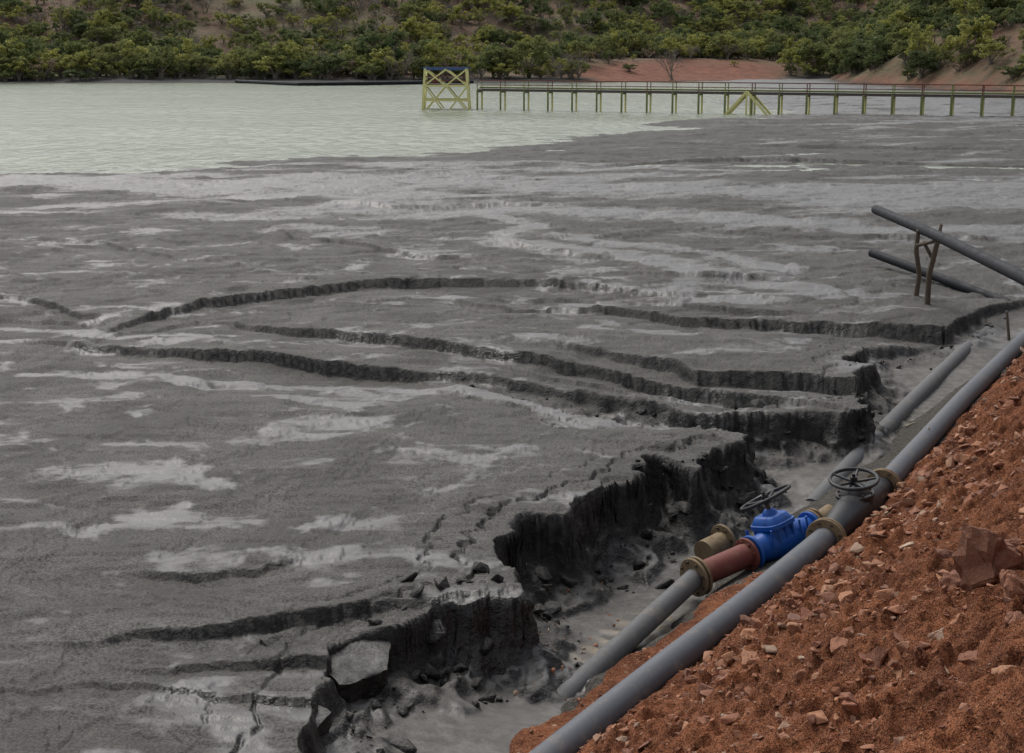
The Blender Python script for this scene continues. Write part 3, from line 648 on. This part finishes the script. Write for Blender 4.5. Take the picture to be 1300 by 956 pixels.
for sx in(-1,1):
    for sy in(-1,1): g.beam(leg(sx,sy,-1),leg(sx,sy,3.35),.18,.18,0)
for z,m in((.75,0),(1.95,0),(3.3,2)):
    for p_,q_ in(((-1,-1),(1,-1)),((-1,1),(1,1)),((-1,-1),(-1,1)),((1,-1),(1,1))): g.beam(leg(*p_,z),leg(*q_,z),.13,.15,m)
for p_,q_ in(((-1,-1),(0,-1)),((0,-1),(1,-1)),((-1,1),(0,1)),((0,1),(1,1)),((-1,-1),(-1,1)),((1,-1),(1,1))):
    for z0,z1 in((-.4,1.95),(1.95,3.3)):
        g.beam(leg(*p_,z0),leg(*q_,z1),.13,.11,0); g.beam(leg(*q_,z0),leg(*p_,z1),.13,.11,0)
g.build("frame",[YEL,DRED,DBLU],e)
g=Geo(); cc=tb+Vector((0,D,2.05)); g.beam(cc-Vector((W,0,0)),cc+Vector((W,0,0)),2.7,.08,0)
for z in(2.35,2.7):
    for p_,q_ in(((-1,-1),(1,-1)),((-1,1),(1,1)),((-1,-1),(-1,1)),((1,-1),(1,1))): g.beam(leg(*p_,z),leg(*q_,z),.06,.06,1)
g.tube([cc+Vector((-.9,0,.1)),cc+Vector((-.9,0,.75))],.3,14,1); g.tube([cc+Vector((.2,0,.4)),cc+Vector((1.4,0,.4))],.22,14,0)
g.beam(leg(-1,-1,3.42)-Vector((.3,0,0)),leg(1,-1,3.42)+Vector((.3,0,0)),.12,.06,2); g.beam(leg(-1,1,3.42)-Vector((.3,0,0)),leg(1,1,3.42)+Vector((.3,0,0)),.12,.06,2)
g.build("platform_and_pump",[DECK,DRED,DBLU],e)
# ------------------------------------------------------------------ hills
def hill_z(x,y):
    sh=np.interp(x,[-140,-75,-50,-20,10,30,60],[206,206,212,206,212,222,228])+3*pn(x/15,y/40,200)
    d=y-sh
    z=np.where(d<0,d*.25,.045*d)
    red=ss(8,14,x+4*pn(x/6,y/6,203))*ss(50,38,x+4*pn(x/5,y/5,204))*ss(-2,2,d)*ss(26,12,d+8*pn(x/7,y/7,205))
    z=z+ss(0,22,d)*2.2*ss(5,12,x)
    up=np.interp(x,[-140,-60,0,30,60,100],[26,34,42,70,85,45])
    z=z+.26*np.maximum(d-up,0)+2.6*ss(5,50,d)*fbm(x/26,y/30,3,207)
    z=np.minimum(z,34+.02*(y-300)+4*fbm(x/60,y/60,2,209))
    xb=np.interp(y,[80,110,150,195,230,300,500],[66,62,54,46,50,70,110])+2*pn(y/12,x/30,211)
    e_=x-xb; z2=np.where(e_<0,e_*.3,.58*e_+.6*fbm(x/9,y/9,3,213)); z2=np.minimum(z2,24)
    red2=ss(-.5,.5,e_)*ss(2.5,.8,e_+1.5*pn(x/4,y/4,215))
    zz=np.maximum(z,z2); return zz,np.maximum(red,red2*(z2>z)*.8)
hx=np.arange(-190,260,1.2); hy=np.concatenate([np.arange(80,330,1.2),np.arange(330,620,3.)])
HX,HY=np.meshgrid(hx,hy,indexing='xy'); HZ,HR=hill_z(HX.ravel(),HY.ravel()); HZ=HZ-.05
HZ=np.maximum(HZ,-1.9)
add("hills",new_mesh("hills",np.stack([HX.ravel(),HY.ravel(),HZ],1),grid_faces(len(hy),len(hx)),HILL,True,{"red":HR}))
# ------------------------------------------------------------------ bushes
def make_bush(seed,H,W,ncl,nl,mat,ls_=.16,low=.25):
    r=np.random.default_rng(seed)
    ph=r.random(ncl)*2*np.pi; ct=r.uniform(-.5,1,ncl); rad=.45+.55*r.random(ncl)
    st=np.sqrt(1-ct**2*.8); C=np.stack([np.cos(ph)*st*rad*W/2,np.sin(ph)*st*rad*W/2,H*(.50+low*.2)+ct*rad*H*.42],1)
    C[:,2]=np.maximum(C[:,2],H*low)
    cr=r.uniform(.22,.5,ncl)*W/4.2
    P_=[];T=[]
    for i in range(ncl):
        m=int(nl*r.uniform(.5,1.4)); v=r.normal(0,1,(m,3)); v/=np.linalg.norm(v,axis=1)[:,None]; v*=(r.random((m,1))**.45)*1.1; v[:,2]*=.65
        P_.append(C[i]+v*cr[i]*1.3); T.append(np.clip(.5*v[:,2]+r.normal(.25,.3,m)+r.normal(0,.2),0,1))  # clump shading put into leaf colour: paler tops, darker below, plus random variation
    P_=np.concatenate(P_);T=np.concatenate(T); m=len(P_)
    a=r.normal(0,1,(m,3)); a/=np.linalg.norm(a,axis=1)[:,None]; b=np.cross(a,r.normal(0,1,(m,3))); b/=np.linalg.norm(b,axis=1)[:,None]
    s=ls_*r.uniform(.6,1.3,(m,1)); V=np.stack([P_-a*s,P_+b*s*.6,P_+a*s,P_-b*s*.6],1).reshape(-1,3); F=np.arange(m*4).reshape(-1,4)
    g=Geo()
    for i in range(0,ncl,max(1,ncl//7)):
        q=Vector(C[i]); g.tube([(0,0,-.4),(q.x*.15,q.y*.15,H*.2),(q.x*.6,q.y*.6,q.z*.65),q],[.11,.09,.05,.02],5,0,False)
    V2=np.array([tuple(v) for v in g.V]); F2=np.array(g.F)+len(V)
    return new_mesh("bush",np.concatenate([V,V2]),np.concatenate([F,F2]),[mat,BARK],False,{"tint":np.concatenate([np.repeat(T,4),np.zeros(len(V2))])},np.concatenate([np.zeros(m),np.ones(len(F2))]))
def make_bare(seed,H,rad0=.10):
    r=random.Random(seed); g=Geo()
    def br(p,d,L,rad,n):
        q=p+d*L; m_=p.lerp(q,.5)+Vector((r.gauss(0,.05),r.gauss(0,.05),0))*L; g.tube([p,m_,q],[rad,rad*.85,rad*.65],4,0,False)
        if n==0: return
        for k in range(r.choice((2,3,3))):
            dd=(d+Vector((r.gauss(0,.55),r.gauss(0,.55),r.gauss(.1,.25)))).normalized(); br(q,dd,L*r.uniform(.6,.85),rad*.6,n-1)
    for k in range(3): br(Vector((r.gauss(0,.1),r.gauss(0,.1),-.2)),Vector((r.gauss(0,.35),r.gauss(0,.35),1)).normalized(),H*.3,rad0,5)
    return new_mesh("bare",np.array([tuple(v) for v in g.V]),np.array(g.F),[BARK],True)
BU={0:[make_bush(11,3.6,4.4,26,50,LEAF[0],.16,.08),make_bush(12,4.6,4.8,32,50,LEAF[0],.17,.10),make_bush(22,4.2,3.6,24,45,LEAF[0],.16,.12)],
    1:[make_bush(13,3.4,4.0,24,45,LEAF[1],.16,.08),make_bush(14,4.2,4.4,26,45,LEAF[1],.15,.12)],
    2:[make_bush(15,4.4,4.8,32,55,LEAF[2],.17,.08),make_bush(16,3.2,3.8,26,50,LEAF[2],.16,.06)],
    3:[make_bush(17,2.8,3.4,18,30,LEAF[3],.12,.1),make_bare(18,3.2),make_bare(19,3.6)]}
eb=empty("distant_bushland"); cnt=0
M=19000
bx=rng.uniform(-140,140,M); by=205+(rng.random(M)**1.1)*230
bx2=rng.uniform(44,95,1800); by2=rng.uniform(110,300,1800); bx=np.concatenate([bx,bx2]);by=np.concatenate([by,by2])
bz,brd=hill_z(bx,by); pat=fbm(bx/20,by/20,4,300); pat2=fbm(bx/13,by/13,2,310)
rightb=np.interp(by,[80,150,195,230,300,500],[66,54,46,50,70,110])
for i in range(len(bx)):
    if bz[i]<(.15 if bx[i]<-62 else .33) or brd[i]>.3 and rng.random()<.97: continue
    if abs(bx[i])>.40*by[i]+10: continue
    zr=(bz[i]-5)/by[i]
    if zr>.055: continue
    right=bx[i]>rightb[i]
    hi=by[i]>262
    dens=(.62 if not hi else .54)+1.0*pat[i]
    if bx[i]>5 and not right: dens+=.2
    if right: dens=.9
    if rng.random()>dens: continue
    pr=np.array([.3,.28+.8*max(0,pat2[i]),.22,.14+(.45 if hi and bx[i]<10 else 0)+max(0,-pat[i])*.8])
    if right: pr=np.array([.35,.12,.45,.08])
    k=int(rng.choice(4,p=pr/pr.sum())); me=BU[k][int(rng.integers(len(BU[k])))]
    s=(.32+.85*rng.random()**1.8)*(1.2 if by[i]<228 else .88)
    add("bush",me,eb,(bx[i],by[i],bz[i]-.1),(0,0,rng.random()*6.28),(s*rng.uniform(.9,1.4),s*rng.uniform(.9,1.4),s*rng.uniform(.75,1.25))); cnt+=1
print("bushes",cnt)
bt_=make_bare(31,5.0,.14)
q=(845-650)/FPX*226; add("bare_tree",bt_,None,(q,221,float(hill_z(np.array([q]),np.array([221.]))[0][0])))
g=Geo(); g.tube([Vector(G(300,103.5,.1)),Vector(G(380,107,.1)),Vector(G(460,106,.15)),Vector(G(600,104,.1))],.28,8,0); g.build("shoreline_pipe",[PIPED],None,True)
# ------------------------------------------------------------------ light, world, camera
SUN_EL,SUN_AZ=52,-28
w=bpy.data.worlds.new("World"); scene.world=w; w.use_nodes=True; nt=w.node_tree
bg=nt.nodes['Background']; sky=nt.nodes.new('ShaderNodeTexSky'); sky.sky_type='NISHITA'; sky.sun_disc=False
sky.sun_elevation=math.radians(SUN_EL); sky.sun_rotation=math.radians(SUN_AZ); sky.dust_density=4; sky.air_density=1.2; sky.ozone_density=1
hs=nt.nodes.new('ShaderNodeHueSaturation'); hs.inputs['Saturation'].default_value=.3; nt.links.new(sky.outputs[0],hs.inputs['Color']); nt.links.new(hs.outputs[0],bg.inputs[0]); bg.inputs[1].default_value=.15
sd=bpy.data.lights.new("sun","SUN"); sd.energy=1.3; sd.angle=math.radians(18); sd.color=(1,.96,.9); so=bpy.data.objects.new("sun",sd); scene.collection.objects.link(so)
el,az=math.radians(SUN_EL),math.radians(SUN_AZ); v=Vector((math.sin(az)*math.cos(el),math.cos(az)*math.cos(el),math.sin(el))); so.rotation_euler=v.to_track_quat('Z','Y').to_euler()
cd=bpy.data.cameras.new("camera"); cam=bpy.data.objects.new("camera",cd); scene.collection.objects.link(cam); cam.location=(0,0,CAMH); cam.rotation_euler=(math.pi/2-TH,0,0)
cd.lens=50; cd.sensor_width=36; cd.shift_y=-45/1300; cd.clip_end=4000; cd.clip_start=.1; scene.camera=cam
scene.view_settings.view_transform='Standard'; scene.view_settings.look='None'; scene.view_settings.exposure=0
